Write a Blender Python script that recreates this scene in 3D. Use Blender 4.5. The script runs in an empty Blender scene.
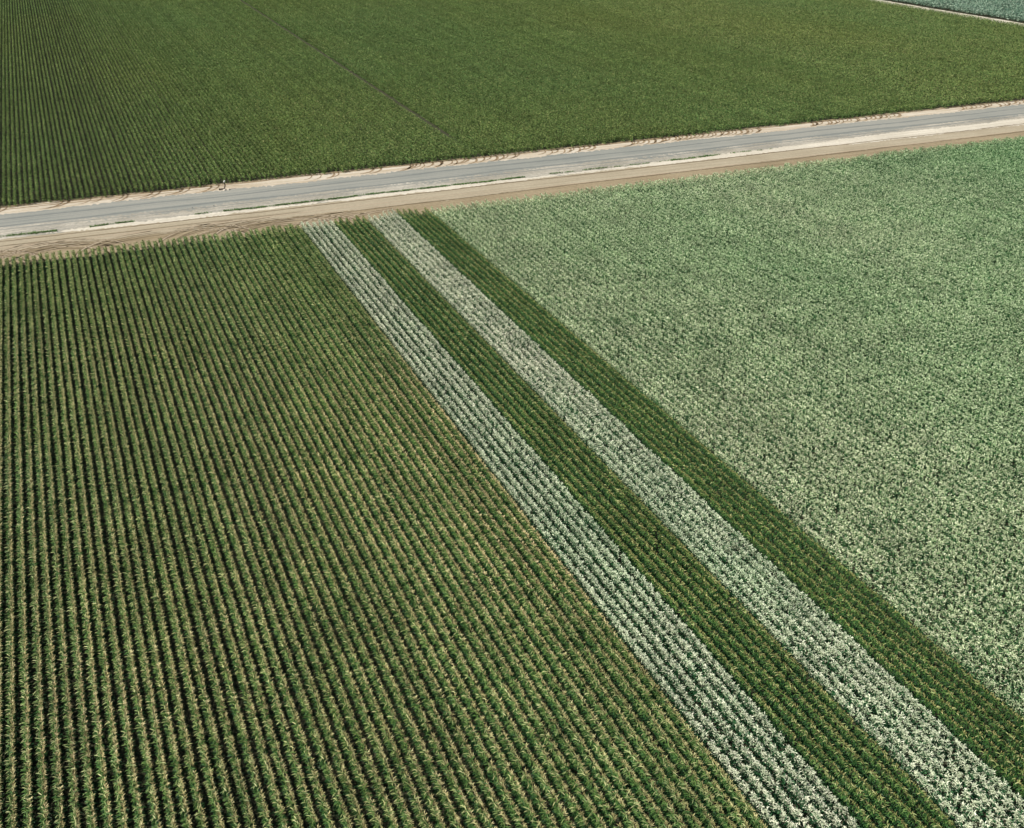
import bpy, math, random
import numpy as np
R = math.radians
rng = np.random.default_rng(7)
random.seed(7)
scene = bpy.context.scene
col = scene.collection

# ------------------------------------------------------------------ helpers
def tag(o, label=None, cat=None, group=None, kind=None):
    if label: o['label'] = label
    if cat: o['category'] = cat
    if group: o['group'] = group
    if kind: o['kind'] = kind
    return o

def new_mesh(name, verts, loops, starts, mats, mat_idx=None, rnd=None, smooth=False):
    me = bpy.data.meshes.new(name)
    verts = np.asarray(verts, dtype=np.float32)
    loops = np.asarray(loops, dtype=np.int32); starts = np.asarray(starts, dtype=np.int32)
    me.vertices.add(len(verts)); me.vertices.foreach_set('co', verts.ravel())
    me.loops.add(len(loops)); me.loops.foreach_set('vertex_index', loops)
    me.polygons.add(len(starts)); me.polygons.foreach_set('loop_start', starts)
    for m in mats: me.materials.append(m)
    if mat_idx is not None: me.polygons.foreach_set('material_index', np.asarray(mat_idx, dtype=np.int32))
    if smooth: me.polygons.foreach_set('use_smooth', np.ones(len(starts), dtype=bool))
    me.update(calc_edges=True); me.validate()
    if rnd is not None:
        a = me.attributes.new('rnd', 'FLOAT', 'POINT')
        a.data.foreach_set('value', np.asarray(rnd, dtype=np.float32))
    return me

def link(name, me, parent=None):
    o = bpy.data.objects.new(name, me); col.objects.link(o)
    if parent: o.parent = parent
    return o

class NT:
    def __init__(s, name):
        s.m = bpy.data.materials.new(name); s.m.use_nodes = True
        s.t = s.m.node_tree; s.t.nodes.clear(); s.out = s.n('ShaderNodeOutputMaterial')
    def n(s, typ, **k):
        x = s.t.nodes.new(typ)
        for a, b in k.items(): setattr(x, a, b)
        return x
    def l(s, a, b): s.t.links.new(a, b)
    def noise(s, vec, scale, detail=4, rough=.6, sc=(1,1,1)):
        mp = s.n('ShaderNodeMapping'); mp.inputs['Scale'].default_value = sc
        s.l(vec, mp.inputs[0])
        x = s.n('ShaderNodeTexNoise'); x.inputs['Scale'].default_value = scale
        x.inputs['Detail'].default_value = detail; x.inputs['Roughness'].default_value = rough
        s.l(mp.outputs[0], x.inputs['Vector']); return x.outputs[0]
    def rng(s, v, a, b, c=0, d=1):
        x = s.n('ShaderNodeMapRange'); s.l(v, x.inputs[0])
        for i, q in enumerate((a, b, c, d)): x.inputs[i+1].default_value = q
        return x.outputs[0]
    def mix(s, f, a, b, mode='MIX'):
        x = s.n('ShaderNodeMix', data_type='RGBA', blend_type=mode)
        if isinstance(f, (int, float)): x.inputs[0].default_value = f
        else: s.l(f, x.inputs[0])
        for q, i in ((a, 6), (b, 7)):
            if isinstance(q, tuple): x.inputs[i].default_value = (*q, 1)
            else: s.l(q, x.inputs[i])
        return x.outputs[2]
    def math(s, op, a, b):
        x = s.n('ShaderNodeMath', operation=op)
        for q, i in ((a, 0), (b, 1)):
            if isinstance(q, (int, float)): x.inputs[i].default_value = q
            else: s.l(q, x.inputs[i])
        return x.outputs[0]

def leaf_material(name, ramp, patch_col, patch_amt, rough=.45, transl=.3, spec=.5, patch_scale=.03, row_amt=.25, unripe=None, lush=None):
    """ramp: list of (pos, rgb) over the per-leaf value; patch_col tints slow patches of the field (crop vigour)."""
    s = NT(name)
    at = s.n('ShaderNodeAttribute', attribute_name='rnd')
    rp = s.n('ShaderNodeValToRGB'); el = rp.color_ramp.elements
    while len(el) < len(ramp): el.new(.5)
    for e, (p, c) in zip(el, ramp): e.position = p; e.color = (*c, 1)
    s.l(at.outputs['Fac'], rp.inputs[0])
    geo = s.n('ShaderNodeNewGeometry')
    n1 = s.noise(geo.outputs['Position'], patch_scale, 4, .6, (1, .45, 1))
    f = s.rng(n1, .38, .64, 0, patch_amt)
    c = s.mix(f, rp.outputs[0], s.mix(1.0, rp.outputs[0], patch_col, 'MULTIPLY'))
    if unripe:
        sp = s.n('ShaderNodeSeparateXYZ'); s.l(geo.outputs['Position'], sp.inputs[0])
        yy = s.math('ADD', sp.outputs[1], s.math('MULTIPLY', n1, 40))
        c = s.mix(s.rng(yy, 95, 150, 0, .75), c, unripe)
    if lush:      # the crop is still greener toward the east side of its field
        sp = s.n('ShaderNodeSeparateXYZ'); s.l(geo.outputs['Position'], sp.inputs[0])
        xx = s.math('ADD', s.math('ADD', sp.outputs[0], s.math('MULTIPLY', n1, 110)), s.math('MULTIPLY', sp.outputs[1], -.25))
        c = s.mix(s.rng(xx, 50, 190, 0, .8), c, s.mix(1.0, c, lush, 'MULTIPLY'))
    n2 = s.noise(geo.outputs['Position'], .35, 3, .6, (1, .6, 1))
    g = s.rng(n2, .3, .7, .82, 1.18)
    oi = s.n('ShaderNodeObjectInfo')
    g2 = s.rng(oi.outputs['Random'], 0, 1, 1-row_amt/2, 1+row_amt/2)
    gg = s.math('MULTIPLY', g, g2)
    vm = s.n('ShaderNodeVectorMath', operation='SCALE'); s.l(c, vm.inputs[0]); s.l(gg, vm.inputs['Scale'])
    b = s.n('ShaderNodeBsdfPrincipled'); s.l(vm.outputs[0], b.inputs['Base Color'])
    b.inputs['Roughness'].default_value = rough; b.inputs['Specular IOR Level'].default_value = spec
    if transl > 0:
        t = s.n('ShaderNodeBsdfTranslucent'); s.l(vm.outputs[0], t.inputs[0])
        mx = s.n('ShaderNodeMixShader'); mx.inputs[0].default_value = transl
        s.l(b.outputs[0], mx.inputs[1]); s.l(t.outputs[0], mx.inputs[2]); s.l(mx.outputs[0], s.out.inputs[0])
    else: s.l(b.outputs[0], s.out.inputs[0])
    return s.m

def plain(name, c, rough=.7, metal=0):
    s = NT(name); geo = s.n('ShaderNodeNewGeometry')
    n = s.noise(geo.outputs['Position'], 6, 4)
    k = s.mix(s.rng(n, .35, .7), tuple(v*.75 for v in c), tuple(min(1, v*1.15) for v in c))
    b = s.n('ShaderNodeBsdfPrincipled'); s.l(k, b.inputs['Base Color'])
    b.inputs['Roughness'].default_value = rough; b.inputs['Metallic'].default_value = metal
    s.l(b.outputs[0], s.out.inputs[0]); return s.m

def dirt(name, c1, c2, c3, streak=.6, fine=.5, rough=.95, sx=.05, sy=1.3):
    """earth / gravel: streaks drawn out along X (the way the wheels run), blotches and fine grain."""
    s = NT(name); geo = s.n('ShaderNodeNewGeometry'); P = geo.outputs['Position']
    st = s.noise(P, 1.0, 5, .65, (sx, sy, 1)); bl = s.noise(P, .12, 5, .6); fn = s.noise(P, 2.2, 4, .75)
    c = s.mix(s.rng(bl, .35, .65), c1, c2)
    c = s.mix(s.rng(st, .42, .66, 0, streak), c, c3)
    v = s.rng(fn, .25, .75, 1-fine/2, 1+fine/2)
    vm = s.n('ShaderNodeVectorMath', operation='SCALE'); s.l(c, vm.inputs[0]); s.l(v, vm.inputs['Scale'])
    b = s.n('ShaderNodeBsdfPrincipled'); s.l(vm.outputs[0], b.inputs['Base Color'])
    b.inputs['Roughness'].default_value = rough; b.inputs['Specular IOR Level'].default_value = .2
    bp = s.n('ShaderNodeBump'); bp.inputs['Strength'].default_value = .6; bp.inputs['Distance'].default_value = .08
    s.l(s.math('ADD', fn, st), bp.inputs['Height']); s.l(bp.outputs[0], b.inputs['Normal'])
    s.l(b.outputs[0], s.out.inputs[0]); return s.m

# ------------------------------------------------------------------ materials
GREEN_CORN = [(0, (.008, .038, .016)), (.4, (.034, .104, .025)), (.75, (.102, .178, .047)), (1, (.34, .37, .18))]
M_corn = leaf_material('corn_leaf', GREEN_CORN, (1.2, 1.06, .9), .8, .55, .22, .25)
M_tassel = leaf_material('corn_tassel', [(0, (.20, .165, .075)), (.5, (.42, .35, .18)), (1, (.74, .64, .40))], (.60, .74, .55), .8, .8, .15, .2, .045, .3, (.105, .160, .045))
M_tassel_mid = leaf_material('ripening_tassel', [(0, (.13, .13, .045)), (.6, (.28, .26, .10)), (1, (.50, .44, .21))], (.62, .75, .6), .7, .8, .15, .2, .045, .3)
M_tassel_green = leaf_material('young_tassel', [(0, (.085, .12, .038)), (.6, (.16, .19, .065)), (1, (.30, .30, .14))], (.7, .8, .6), .6, .8, .15, .2, .045, .3)
M_corn_far = leaf_material('far_corn_leaf', [(0, (.030, .088, .024)), (.5, (.096, .164, .048)), (.85, (.172, .228, .082)), (1, (.27, .30, .15))], (1.3, 1.02, .9), .75, .6, .25, .2, .012, .2)
M_pale = leaf_material('pale_leaf', [(0, (.010, .055, .022)), (.40, (.038, .125, .045)), (.5, (.24, .31, .19)), (.8, (.52, .545, .41)), (1, (.84, .81, .68))], (.62, .85, .68), .5, .5, .2, .3, .03, .15)
M_pale_field = leaf_material('pale_field_leaf', [(0, (.012, .062, .022)), (.46, (.046, .145, .045)), (.54, (.19, .29, .135)), (.8, (.46, .495, .32)), (1, (.86, .83, .64))], (.56, .80, .60), .35, .5, .2, .3, .015, .12, None, (.52, .80, .60))
M_pale_far = leaf_material('bluish_leaf', [(0, (.035, .085, .055)), (.5, (.11, .19, .13)), (1, (.34, .41, .32))], (.7, .85, .8), .5, .45, .2, .5, .03, .1)
M_grass = leaf_material('grass_blade', [(0, (.03, .09, .015)), (.6, (.06, .16, .03)), (1, (.16, .25, .07))], (1.3, 1.1, .8), .5, .5, .25, .4, .2, 0)
M_soil = dirt('soil', (.030, .034, .018), (.040, .040, .024), (.050, .048, .028), .4, .6)  # moist soil, with the shade between the rows put into its colour
M_head = dirt('headland_dirt', (.19, .150, .092), (.235, .190, .120), (.28, .232, .155), .7, .5)
M_track = dirt('track_dirt', (.29, .252, .182), (.335, .295, .220), (.215, .18, .122), .65, .3, .95, .03, 1.6)
M_gravel = dirt('gravel_edge', (.25, .232, .19), (.40, .375, .32), (.19, .19, .17), .85, .6, .95, .12, 1.6)
M_chalk = dirt('chalk_gravel', (.44, .41, .345), (.54, .505, .43), (.33, .295, .23), .6, .35, .95, .04, 1.5)
M_shoulder = dirt('shoulder_dirt', (.41, .365, .29), (.50, .46, .39), (.30, .23, .15), .8, .35, .95, .07, 1.1)
M_rut = dirt('rut_dirt', (.165, .115, .068), (.21, .155, .095), (.32, .25, .16), .7, .5)
M_rut2 = dirt('near_rut_dirt', (.115, .088, .054), (.145, .112, .07), (.19, .155, .10), .6, .3)
M_ridge = dirt('near_ridge_dirt', (0.299, 0.245, 0.177), (0.340, 0.286, 0.211), (0.258, 0.204, 0.136), .5, .4)
M_asph = dirt('asphalt', (.178, .190, .176), (.210, .218, .198), (.29, .28, .245), .75, .16, .85, .018, 1.1)

# ------------------------------------------------------------------ plants
def strips(base, azi, length, width, rise, droop, twist, stations=(0, .35, .7), wf=(.45, 1.0, .75)):
    """Arching leaf blades, one per entry: a strip of two quads and a pointed tip."""
    n = len(azi); d = np.stack([np.cos(azi), np.sin(azi), np.zeros(n)], 1)
    s = np.stack([-np.sin(azi), np.cos(azi), np.zeros(n)], 1)
    up = np.array([0, 0, 1.])
    s = s*np.cos(twist)[:, None] + up*np.sin(twist)[:, None]
    V = []
    for t, w in zip(stations, wf):
        c = base + d*(length*t)[:, None] + up*(rise*t - droop*t*t)[:, None]
        V += [c - s*(width*w/2)[:, None], c + s*(width*w/2)[:, None]]
    V.append(base + d*length[:, None]*.97 + up*(rise - droop)[:, None])
    V = np.stack(V, 1)                       # n, 2k+1, 3
    k = len(stations); nv = 2*k+1
    off = (np.arange(n)*nv)[:, None]
    L = []
    for i in range(k-1): L.append(np.array([2*i, 2*i+1, 2*i+3, 2*i+2]))
    tri = np.array([2*k-2, 2*k-1, 2*k])
    pat = np.concatenate(L+[tri]); sizes = np.array([4]*(k-1)+[3])
    loops = (off + pat[None]).ravel()
    st = np.concatenate([[0], np.cumsum(sizes)[:-1]])
    starts = (np.arange(n)[:, None]*sizes.sum() + st[None]).ravel()
    return V.reshape(-1, 3), loops, starts, nv, k

def combine(parts):
    V, Lp, St, Mi, Rn = [], [], [], [], []; vo = lo = 0
    for (v, l, s, nv, k), r, m in parts:
        V.append(v); Lp.append(l+vo); St.append(s+lo); Mi.append(np.full(len(s), m)); Rn.append(np.repeat(r, nv))
        vo += len(v); lo += len(l)
    return np.concatenate(V), np.concatenate(Lp), np.concatenate(St), np.concatenate(Mi), np.concatenate(Rn)

def wob(y, a, seed, lam):
    r = np.random.default_rng(seed); o = np.zeros_like(y)
    for i in range(3): o += a/(i+1)*np.sin(y*2*math.pi/(lam/(i+1)**1.3) + r.uniform(0, 6.28))
    return o

def plant_positions(L, sp, seed, gap=.03):
    n = int(L/sp); y = -L/2 + (np.arange(n)+.5)*sp + rng.normal(0, sp*.2, n)
    y = y[rng.random(n) > gap]
    x = wob(y, .012, seed, 31) + rng.normal(0, .016, len(y))
    h = 1 + wob(y, .025, seed+50, 15) + rng.normal(0, .04, len(y))
    return x, y, h

def leaves_for(x, y, h, n, z0, z1, ln, wd, rise, droop, twist=.5, stations=(0, .35, .7), wf=(.45, 1, .75), seed=0, across=0., low=1.45, top=.85):
    N = len(x); X = np.repeat(x, n); Y = np.repeat(y, n); H = np.repeat(h, n)
    k = np.tile(np.arange(n), N)/(max(1, n-1))
    z = (z0 + (z1-z0)*k)*H + rng.normal(0, .04, N*n)
    az = rng.uniform(0, 2*math.pi, N*n)
    if across: az = np.where(rng.random(N*n) < across, np.where(rng.random(N*n) < .5, 0, math.pi) + rng.normal(0, .6, N*n), az)
    taper = low + (top-low)*k**.8             # old leaves low down reach out furthest
    l = ln*taper*rng.uniform(.75, 1.2, N*n); w = wd*rng.uniform(.75, 1.2, N*n)
    st = strips(np.stack([X, Y, z], 1), az, l, w, rise*rng.uniform(.6, 1.3, N*n), droop*rng.uniform(.6, 1.4, N*n), rng.normal(0, twist, N*n), stations, wf)
    return st, k

def corn_row(L, sp, seed, leaves=15, tassel=7, far=False, reach=.26, lean=.05, trad=.2, bright=0.):
    """returns (foliage arrays, top arrays) of one crop row lying along Y, centred on its origin"""
    x, y, h = plant_positions(L, sp, seed)
    N = len(x); per = np.repeat(rng.normal(0, .07, N), leaves)
    extra = []
    if far:
        st, k = leaves_for(x, y, h, leaves, .15, .98, .27, .12, .20, .14, .6, (0, .6), (.8, 1.0), across=.1)
        r = np.clip(.22 + .42*rng.random(len(k)) + (rng.random(len(k)) > .95)*.35 + per, 0, 1)
    else:
        # a flat crown on a narrower waist: upper leaves overhang and shade the flanks
        st, k = leaves_for(x - lean*.8, y, h, leaves, .35, .98, reach, .050, .17, .17, .7, across=.15, low=.50, top=1.05)
        r = np.clip(.12 + .62*k**1.5 + bright + rng.normal(0, .17, len(k)) + (rng.random(len(k)) > .96)*.3 + per, 0, 1)  # leaf colour darkens downward, painting in the shade under the crown
        s0, k0 = leaves_for(x, y, h, 5, .04, .30, .42, .07, .12, .10, .6, (0, .6), (.8, 1.0), low=1, top=.9)   # leaves near the ground, coloured dark to paint shade between the rows
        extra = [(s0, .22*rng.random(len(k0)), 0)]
    # stalks: upright narrow blades crossed
    s1 = strips(np.stack([x, y, np.zeros(N)], 1), rng.uniform(0, 6.28, N), np.full(N, .03), np.full(N, .035), 1.0*h, np.zeros(N), np.zeros(N), (0, .5), (1, .9))
    fol = combine(extra + [(st, r, 0), (s1, np.full(N, .35), 0)])
    tas = None
    if tassel:
        T = tassel; X = np.repeat(x, T); Y = np.repeat(y, T); H = np.repeat(h, T)
        has = np.repeat(rng.random(N) > .06, T)
        z = .93*H + rng.normal(0, .03, len(X))
        wd = .030 if not far else .07
        ts = strips(np.stack([X + lean, Y, z], 1)[has], rng.uniform(0, 6.28, len(X))[has], (trad*rng.uniform(.2, 1.2, len(X)))[has],
                    np.full(has.sum(), wd), (.24*rng.uniform(.5, 1.2, len(X)))[has], (.10*rng.uniform(.5, 1.4, len(X)))[has],
                    rng.normal(0, .8, has.sum()), (0, .5), (.7, 1.0))
        tas = combine([(ts, np.clip(np.repeat(rng.random(N), T)[has]*.5 + rng.random(has.sum())*.5, 0, 1), 0)])
    return fol, tas

def pale_row(L, sp, seed, n=15, reach=.34, pale=.62):
    x, y, h = plant_positions(L, sp, seed, .03)
    h = h*rng.uniform(.85, 1.12, len(h)); N = len(x)
    tone = rng.normal(0, .19, N)                                   # some plants are whiter than their neighbours
    st, k = leaves_for(x, y, h, n, .25, .95, reach, .052, .19, .13, .8, (0, .45, .8), (.6, 1.0, .85), across=.1, low=.85, top=1.0)
    s2, k2 = leaves_for(x, y, h, 11, .88, 1.06, reach*.8, .047, .16, .10, .8, (0, .5), (.7, 1.0))
    u = rng.random(len(k)) - np.repeat(tone, n); q = np.clip((k*1.25), 0, 1)            # pale leaves high, dark green low: the gaps' shade put into leaf colour
    r = np.where(u < pale*(.35+.65*q), .5+.4*rng.random(len(k)), .05+.35*rng.random(len(k)))
    r2 = np.where(rng.random(len(k2)) < pale+.18+np.repeat(tone, 11), .6+.4*rng.random(len(k2)), .2+.2*rng.random(len(k2)))
    s0, k0 = leaves_for(x, y, h, 5, .04, .30, .42, .07, .12, .10, .6, (0, .6), (.8, 1.0), low=1, top=.9)  # low leaves kept dark green, their colour standing in for shade in the gaps
    return combine([(st, r, 0), (s2, r2, 0), (s0, .2*rng.random(len(k0)), 0)])

def to_mesh(name, arr, mats):
    v, l, s, m, r = arr; return new_mesh(name, v, l, s, mats, m, r)

SP = .7625                       # 30 inch rows
X1 = 27.95                       # first pale row of the left pale strip
NEAR_END = 140.6; NEAR_L = 128.0
FAR_START = 167.0; FAR_L = 290.0

near_vars = []
for i in range(14):
    f, t = corn_row(NEAR_L, .16, 100+i, 20, 15, reach=.325, lean=.075, trad=.20, bright=.06)
    near_vars.append((to_mesh('corn_foliage', f, [M_corn]), to_mesh('corn_tassels', t, [M_tassel])))
strip_vars = []
for i in range(8):
    f, t = corn_row(NEAR_L, .16, 200+i, 17, 12 if i < 4 else 9, reach=.25, lean=.01, trad=.12, bright=.06 if i < 4 else .01)
    strip_vars.append((to_mesh('corn_foliage', f, [M_corn]), to_mesh('corn_tassels', t, [M_tassel_mid])))
pale_vars = [to_mesh('pale_row', pale_row(NEAR_L, .19, 300+i, 22, .182, .82), [M_pale]) for i in range(8)]
fieldA = [to_mesh('pale_row', pale_row(NEAR_L, .19, 400+i, 20, .172, .80), [M_pale_field]) for i in range(6)]
fieldB = [to_mesh('pale_row', pale_row(NEAR_L, .20, 420+i, 20, .195, .70), [M_pale_field]) for i in range(6)]
fieldC = [to_mesh('pale_row', pale_row(NEAR_L, .20, 440+i, 20, .225, .54), [M_pale_field]) for i in range(6)]
far_vars = []
for i in range(8):
    f, t = corn_row(FAR_L, .24, 500+i, 8, 3, True, lean=0.)
    v = np.concatenate([f[0], t[0]]); l = np.concatenate([f[1], t[1]+len(f[0])]); s = np.concatenate([f[2], t[2]+len(f[1])])
    m = np.concatenate([f[3], t[3]+1]); r = np.concatenate([f[4], t[4]])
    far_vars.append(new_mesh('far_corn', v, l, s, [M_corn_far, M_tassel_green], m, r))

ONES = ['', 'first', 'second', 'third', 'fourth', 'fifth', 'sixth', 'seventh', 'eighth', 'ninth', 'tenth', 'eleventh', 'twelfth', 'thirteenth',
        'fourteenth', 'fifteenth', 'sixteenth', 'seventeenth', 'eighteenth', 'nineteenth']
TENS = {2: 'twent', 3: 'thirt', 4: 'fort', 5: 'fift', 6: 'sixt', 7: 'sevent', 8: 'eight', 9: 'ninet'}
def ordinal(n):
    if n < 20: return ONES[n]
    return TENS[n//10] + ('ieth' if n % 10 == 0 else 'y-' + ONES[n % 10])

def place(o, x, yc, flip, jit=.35):
    o.location = (x + rng.normal(0, .018), yc + rng.normal(0, jit), 0)
    o.rotation_euler = (0, 0, math.pi if flip else 0)
    o.scale = (1, 1, rng.uniform(.97, 1.03))

last = [-1]
def pick(n):
    while True:
        k = int(rng.integers(n))
        if k != last[0]: last[0] = k; return k

protos = {}
def near_corn(x, vars_, label, group, sub=None):
    """a corn row: an Empty at its base with the foliage and the tassels as its parts"""
    k = pick(len(vars_)) if sub is None else sub + pick(4)
    root = bpy.data.objects.new('green_crop_row', None); root.empty_display_size = .5; col.objects.link(root)
    tag(root, label, 'green crop row', group)
    key = (id(vars_), k)
    if key in protos:
        a = protos[key][0].copy(); b = protos[key][1].copy(); col.objects.link(a); col.objects.link(b); a.parent = root; b.parent = root
    else:
        a = link('foliage', vars_[k][0], root); b = link('flower_tops', vars_[k][1], root); protos[key] = (a, b)
    place(root, x, NEAR_END - NEAR_L/2, False, .45)
    return root
def mesh_row(name, me, x, yc, label, cat, group):
    o = link(name, me); tag(o, label, cat, group); place(o, x, yc, rng.random() < .5); return o

# near left corn field: 49 rows in view and a few more past the frame
for i in range(1, 57):
    lab = ('%s green crop row with tan tops counting left from the left pale strip' % ordinal(i)) if i <= 49 else \
          'green crop row with tan tops at the far left end of the near field'
    if i == 1: lab = 'green crop row with tan tops touching the left side of the left pale strip'
    near_corn(X1 - i*SP, near_vars, lab, 'green rows of the near left field')
# strips
yc = NEAR_END - NEAR_L/2
for j in range(6):
    n = ordinal(j+1)
    mesh_row('pale_crop_row', pale_vars[pick(8)], X1 + j*SP, yc, '%s row from the left in the left silvery white crop strip' % n, 'pale crop row', 'rows of the left pale strip')
    near_corn(X1 + (6+j)*SP, strip_vars, '%s green crop row from the left between the two pale strips' % n, 'green rows between the pale strips', 0)
    mesh_row('pale_crop_row', pale_vars[pick(8)], X1 + (12+j)*SP, yc, '%s row from the left in the right silvery white crop strip' % n, 'pale crop row', 'rows of the right pale strip')
    near_corn(X1 + (18+j)*SP, strip_vars, '%s dark green crop row right of the right pale strip, before the wide pale field' % n, 'green rows beside the wide pale field', 4)
# wide pale field
for j in range(165):
    if j == 0: lab = 'silvery green crop row edging the wide pale field beside the dark green strip'
    elif j < 40: lab = '%s silvery green crop row of the wide pale field counting from its left edge' % ordinal(j+1)
    elif j < 90: lab = 'silvery green crop row in the closed middle of the wide pale field'
    else: lab = 'green mottled crop row in the far right of the wide pale field'
    u = j + rng.normal(0, 9)
    vs, w = (fieldA, 6) if j < 2 else (fieldA if u < 38 else fieldB if u < 88 else fieldC, 6)
    mesh_row('pale_crop_row', vs[pick(w)], X1 + (24+j)*SP, yc, lab, 'pale crop row', 'rows of the wide pale field')
# far corn field beyond the road
GAPX = 63.3
k0 = round((GAPX - -15.5)/SP)
for j in range(232):
    x = GAPX + (j-k0)*SP; d = j-k0
    if d == 0: continue
    if d == 1: x += .42
    if d == 2: x += .1
    if d == -1: x -= .2
    if -40 <= d < 0: lab = '%s green crop row left of the dark gap line beyond the road' % ordinal(-d)
    elif 0 < d <= 40: lab = '%s green crop row right of the dark gap line beyond the road' % ordinal(d)
    elif d < 0: lab = 'dark green crop row beyond the road on the left side of the far field'
    else: lab = 'green crop row beyond the road in the middle of the far field'
    mesh_row('green_crop_row', far_vars[pick(8)], x, FAR_START + FAR_L/2, lab, 'green crop row', 'green rows of the field beyond the road')
# the row that ends early and leaves the dark gap line behind it
f, t = corn_row(13.5, .24, 777, 8, 3, True)
sf = to_mesh('short_corn', f, [M_corn_far])
o = link('green_crop_row', sf); tag(o, 'short green crop row stub beyond the road where the dark gap line ends', 'green crop row', 'green rows of the field beyond the road')
o.location = (GAPX, FAR_START + 6.75, 0)

# the far right of that field: rows no one can tell apart
def mass(name, x0, x1, y0, y1, mats, sp, nl, zr, ln, wd, label, cat, rr, tops=0):
    xs = np.arange(x0, x1, SP); X, Y = [], []
    for x in xs:
        y = np.arange(y0(x), y1(x), sp); y = y + rng.normal(0, sp*.3, len(y)); X.append(np.full(len(y), x)+rng.normal(0, .04, len(y))); Y.append(y)
    X = np.concatenate(X); Y = np.concatenate(Y); h = 1 + rng.normal(0, .05, len(X))
    st, k = leaves_for(X, Y, h, nl, zr[0], zr[1], ln, wd, .22, .16, .6, (0, .6), (.8, 1))
    parts = [(st, rr[0] + (rr[1]-rr[0])*rng.random(len(k)), 0)]
    if tops:
        s2, k2 = leaves_for(X, Y, h, tops, zr[1], zr[1]+.08, .2, .075, .2, .10, .8, (0, .5), (.7, 1))
        parts.append((s2, rng.random(len(k2)), 1))
    o = link(name, to_mesh(name, combine(parts), mats)); tag(o, label, cat, None, 'stuff'); return o
xr0 = GAPX + (232-k0)*SP
mass('green_crop', xr0, 268, lambda x: FAR_START + rng.normal(0, .3), lambda x: min(461 - (x-160)*.9, 250+(257.6-x)/.05), [M_corn_far, M_tassel_green], .3, 6, (.3, .98), .30, .17,
     'dense dark green crop filling the far right part of the field beyond the road', 'crop', (.15, .75), 2)
mass('pale_crop', 258, 345, lambda x: max(150, 250+(265.6-x)/.05), lambda x: 420, [M_pale_far], .4, 6, (.4, 1.3), .42, .22,
     'bluish green crop beyond the narrow dirt track in the top right corner', 'crop', (.1, 1.0))

# ------------------------------------------------------------------ ground
def sheet(name, x0, x1, ya, yb, z, m, amp=.15, step=.4, seed=0, kind='structure', axis='x', rough=.12):
    r = np.random.default_rng(seed); xs = np.arange(x0, x1+step, step); n = len(xs)
    def wig(y, s):
        o = np.full(n, float(y)) if not callable(y) else y(xs)
        for i in range(4): o += amp/(i+1)*np.sin(xs*2*math.pi/(41/(i+1)**1.7) + s*3.1 + i)
        return o + r.normal(0, rough, n)
    A, B = wig(ya, seed+1), wig(yb, seed+2)
    V = np.zeros((2*n, 3)); V[:n, 0] = xs; V[:n, 1] = A; V[n:, 0] = xs; V[n:, 1] = B; V[:, 2] = z
    if axis == 'y': V[:, [0, 1]] = V[:, [1, 0]]
    i = np.arange(n-1); q = np.stack([i, i+1, n+i+1, n+i], 1) if axis == 'x' else np.stack([i, n+i, n+i+1, i+1], 1)
    o = link(name, new_mesh(name, V, q.ravel(), np.arange(n-1)*4, [m])); tag(o, kind=kind); return o
g = 4000
gm = new_mesh('ground', [(-g, -g, 0), (g, -g, 0), (g, g, 0), (-g, g, 0)], [0, 1, 2, 3], [0], [M_soil])
tag(link('ground', gm), kind='structure')
sheet('headland', -60, 272, 140.4, 167.8, .004, M_head, .2, .4, 1)
sheet('dirt_track', -60, 272, 146.36, 152.51, .010, M_track, .22, .3, 2)
sheet('gravel_edge', -60, 272, 152.12, 156.62, .013, M_gravel, .30, .3, 3)
sheet('gravel_strip', -4, 272, lambda x: 151.44 - 1.2*np.clip((x-90)/60, 0, 1) + .55*np.clip((10-x)/14, 0, 1), lambda x: 152.71 + 1.6*np.clip((x-85)/50, 0, 1), .016, M_chalk, .22, .3, 4, rough=.16)
sheet('road_shoulder', -60, 272, 161.80, 167.08, .010, M_shoulder, .22, .3, 5)
sheet('road_dust', -60, 272, 155.2, 156.9, .0265, M_gravel, .35, .25, 11, rough=.3)
sheet('road', -60, 272, 155.45, 163.66, .024, M_asph, .16, .3, 6, rough=.22)
sheet('field_track', 60, 470, lambda y: 259.2-.05*(y-250), lambda y: 264.8-.05*(y-250), .012, M_chalk, .15, 1.0, 8, axis='y')

# tyre tracks: pairs of ruts turning off the headland into the rows
def ruts(name, specs, z, m):
    V, Q = [], []
    for (pts, w) in specs:
        pts = np.array(pts); n = len(pts); t = np.gradient(pts, axis=0); t /= np.linalg.norm(t, axis=1)[:, None]+1e-9
        nn = np.stack([-t[:, 1], t[:, 0]], 1); ww = w*1.35*np.clip(rng.normal(1, .16, n), .3, 1.6)*np.sin(np.linspace(.15, math.pi-.15, n))**.4
        b = len(V)
        for i in range(n):
            V.append((*(pts[i]-nn[i]*ww[i]/2), z)); V.append((*(pts[i]+nn[i]*ww[i]/2), z))
        for i in range(n-1): Q.append((b+2*i, b+2*i+2, b+2*i+3, b+2*i+1))
    Q = np.array(Q); o = link(name, new_mesh(name, V, Q.ravel(), np.arange(len(Q))*4, [m])); tag(o, kind='structure')
def arc(x0, y0, rx, ry, s, n=40, t0=0, t1=math.pi/2):
    t = np.linspace(t0, t1, n); return np.stack([x0 + s*rx*(1-np.cos(t)), y0 + ry*np.sin(t)], 1) + rng.normal(0, .03, (n, 2))
near, ridge = [], []
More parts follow.
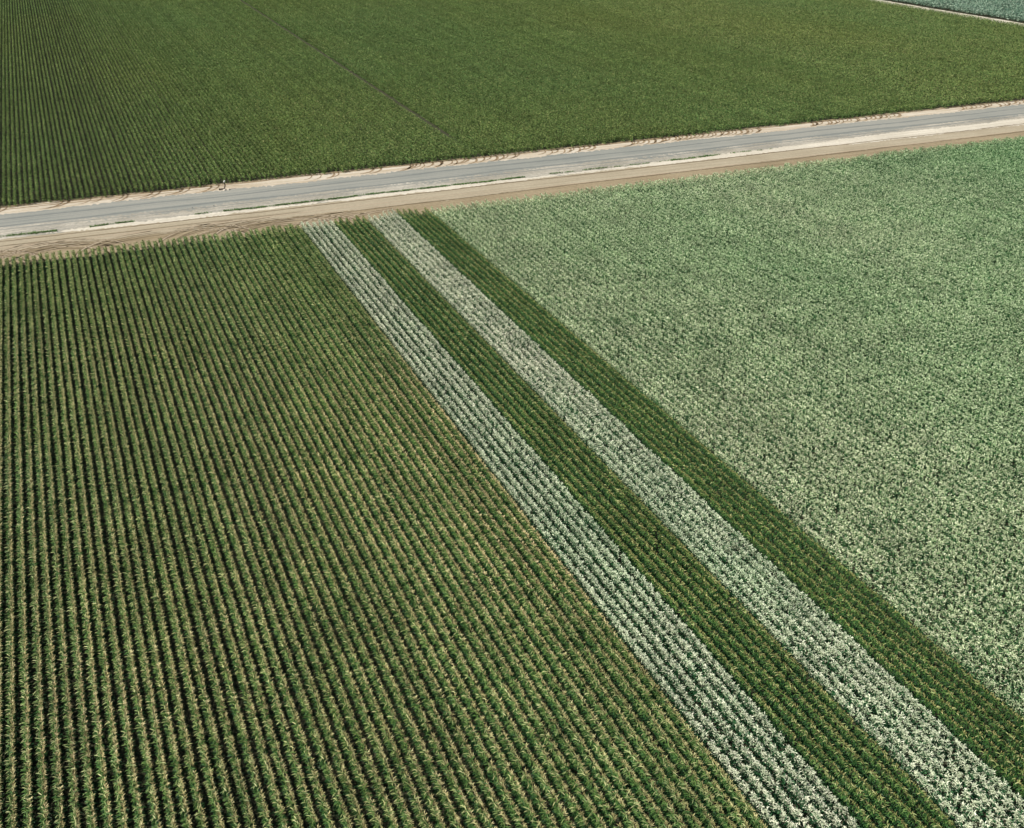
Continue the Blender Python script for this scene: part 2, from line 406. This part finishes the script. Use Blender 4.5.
for (x0, s_, rx, ry, n_) in ((-13, 1, 9, 8.5, 3), (-4.5, -1, 7, 7, 2), (-1, 1, 10, 7.5, 2), (6.5, -1, 9, 8, 3), (9, 1, 11, 8.2, 3), (16, 1, 9, 7.5, 3), (22.5, -1, 9, 8, 2), (27, 1, 8, 6, 2), (36, -1, 8, 6.5, 3), (33, 1, 9, 5, 1)):
    for q in range(n_):
        x1 = x0 + q*rng.uniform(1.4, 2.0)*s_; ryq = ry - q*rng.uniform(.8, 1.3)
        for dx in (0, 1.15):
            a_ = arc(x1, 140.2, rx+dx, max(2.5, ryq-.55*dx), s_)
            near.append((a_, rng.uniform(.18, .30)))
            if rng.random() < .55: ridge.append((a_ + np.array([.26*s_, .2]), rng.uniform(.10, .18)))
def lane(y, x0, x1, w, wv=.12):
    xs = np.arange(x0, x1, .7); return (np.stack([xs, y + wob(xs, wv, int(y*10), 60) + rng.normal(0, .03, len(xs))], 1), w)
near += [lane(150.85, -60, 270, .28), lane(146.26, 20, 270, .35), lane(148.8, -60, 30, .22)]
ridge += [lane(146.79, 30, 270, .35), lane(148.11, -60, 60, .3)]
ruts('tyre_tracks', near, .020, M_rut2); ruts('track_ridges', ridge, .022, M_ridge)
far = []
def far_set(x0, x1, n, dens=1):
    for x in np.linspace(x0, x1, n):
        if rng.random() > dens: continue
        s = -1; rx = rng.uniform(1.8, 3.4); 
        for dx in (0, rng.uniform(.8, 1.2)):
            a = arc(x+dx+rng.normal(0, .2), 167.4, rx, -rng.uniform(2.4, 3.5), s, 16); far.append((a, rng.uniform(.14, .34)))
far_set(-14, 20, 9, .8); far_set(26, 52, 9, .6); far_set(52, 70, 9); far_set(76, 84, 5); far_set(92, 118, 16); far_set(130, 150, 12); far_set(166, 200, 16, .8)
far += [lane(166.79, -60, 270, .35), lane(165.81, -60, 24, .3)]
ruts('turning_tracks', far, .028, M_rut)
# dark worn wheel lines on the asphalt
lanes = [lane(157.70, -60, 270, .5, .2), lane(160.92, -60, 270, .45, .25), lane(156.03, -20, 270, .28, .15)]
M_wear = dirt('worn_asphalt', (.138, .150, .142), (.155, .166, .156), (.17, .18, .168), .7, .15, .85, .02, 1)
ruts('wheel_lines', lanes, .030, M_wear)

# grass line on the near road edge
segs = [(-30, -2.6, .6, 1), (1.6, 7.5, .4, .9), (15.5, 20, .25, .35), (19.5, 66, .42, 1), (70, 84, .25, .6), (84, 92, .2, .3), (92, 101, .5, .9), (101, 112, .25, .35)]
X, Y = [], []
for a, b, w, d in segs:
    n = int((b-a)*60*d); x = rng.uniform(a, b, n); keep = (np.sin(x*.9)+np.sin(x*2.3+1)+rng.normal(0, .8, n)) > (-1.2 if d > .8 else .2)
    X.append(x[keep]); Y.append(153.05 + wob(x[keep], .12, 5, 30) + rng.normal(0, w*.36, keep.sum()))
X = np.concatenate(X); Y = np.concatenate(Y)
st, k = leaves_for(X, Y, np.ones(len(X)), 4, .02, .05, .12, .05, .17, .06, .5, (0, .5), (.8, 1))
o = link('grass', to_mesh('grass', combine([(st, rng.random(len(k)), 0)]), [M_grass])); tag(o, 'thin line of green weeds along the near edge of the road', 'grass', None, 'stuff')

# ------------------------------------------------------------------ irrigation riser at the far road edge
def tube(pts, r, seg=10):
    pts = np.array(pts, float); n = len(pts); t = np.gradient(pts, axis=0); t /= np.linalg.norm(t, axis=1)[:, None]
    rr = np.broadcast_to(np.asarray(r, float), (n,)); V, Q = [], []
    for i in range(n):
        ref = np.array([0, 1., 0]) if abs(t[i][1]) < .9 else np.array([1., 0, 0])
        u = np.cross(t[i], ref); u /= np.linalg.norm(u); w = np.cross(t[i], u)
        for k in range(seg):
            a = 2*math.pi*k/seg; V.append(pts[i] + rr[i]*(math.cos(a)*u + math.sin(a)*w))
    for i in range(n-1):
        for k in range(seg): Q.append((i*seg+k, i*seg+(k+1) % seg, (i+1)*seg+(k+1) % seg, (i+1)*seg+k))
    me = bpy.data.meshes.new('pipe'); me.from_pydata([tuple(v) for v in V], [], Q + [tuple(range(seg))[::-1], tuple(range((n-1)*seg, n*seg))])
    return me
def part(name, me, m, par): me.materials.append(m); return link(name, me, par)
M_pipe = plain('dark_pipe', (.06, .045, .035), .6, .3); M_white = plain('white_paint', (.42, .43, .40), .6); M_conc = plain('concrete', (.46, .42, .36), .9)
rs = bpy.data.objects.new('irrigation_riser', None); col.objects.link(rs); rs.location = (21.5, 164.0, .03); rs.scale = (1.1, 1.1, 1.1)
tag(rs, 'dark bent irrigation pipe with pale cap on the dirt beyond the road', 'irrigation riser')
part('riser_pipe', tube([(0, 0, 0), (.02, 0, .25), (.10, 0, .5), (.13, 0, .7), (.06, 0, .9), (-.05, 0, 1.08)], .085), M_pipe, rs)
part('side_tube', tube([(.08, 0, .14), (-.3, 0, .13), (-.62, 0, .13), (-.64, 0, .13), (-.76, 0, .13)], [.09, .09, .09, .13, .13]), M_pipe, rs)  # dark tube reaching out to the left, low on the riser
part('valve_cap', tube([(.02, -.02, 1.02), (.10, -.02, 1.16), (.16, -.02, 1.28)], [.10, .13, .08]), M_white, rs)
for dx in (-.05, .5):
    part('footing', tube([(dx, -.28, 0), (dx, -.28, .12), (dx, -.28, .16)], [.18, .17, .12], 8), M_conc, rs)

# ------------------------------------------------------------------ light, sky, camera
w = bpy.data.worlds.new('World'); scene.world = w; w.use_nodes = True
nt = w.node_tree; nt.nodes.clear()
SUN_DIR = (-1.0, -.12)           # where the sun stands, seen from the fields
elev = R(42); az = math.atan2(SUN_DIR[0], SUN_DIR[1])      # clockwise from +Y
sky = nt.nodes.new('ShaderNodeTexSky'); sky.sky_type = 'NISHITA'; sky.sun_disc = False
sky.sun_elevation = elev; sky.sun_rotation = az; sky.air_density = 1.0; sky.dust_density = 1.5
bg = nt.nodes.new('ShaderNodeBackground'); bg.inputs[1].default_value = .055
ow = nt.nodes.new('ShaderNodeOutputWorld'); nt.links.new(sky.outputs[0], bg.inputs[0]); nt.links.new(bg.outputs[0], ow.inputs[0])
sl = bpy.data.lights.new('sun', 'SUN'); sl.energy = 5.0; sl.angle = R(.53); sl.color = (1, .94, .83)
so = bpy.data.objects.new('sun', sl); col.objects.link(so)
so.rotation_euler = (math.pi/2 - elev, 0, math.pi - az)
from mathutils import Vector
d = Vector((math.sin(az)*math.cos(elev), math.cos(az)*math.cos(elev), math.sin(elev)))
so.rotation_euler = d.to_track_quat('Z', 'Y').to_euler()

cam = bpy.data.cameras.new('camera'); co = bpy.data.objects.new('camera', cam); col.objects.link(co); scene.camera = co
co.location = (0, 0, 45.95); cam.sensor_width = 36; cam.lens = 1080/1024*36; cam.clip_end = 9000; cam.clip_start = .5
pitch = math.atan(569/1080); yaw = math.atan(509/math.hypot(1080, 569))
co.rotation_euler = (math.pi/2 - pitch, 0, -yaw)
vs = scene.view_settings; vs.view_transform = 'Standard'; vs.look = 'None'; vs.exposure = .62; vs.gamma = 1; vs.use_curve_mapping = False
scene.render.engine = 'CYCLES'
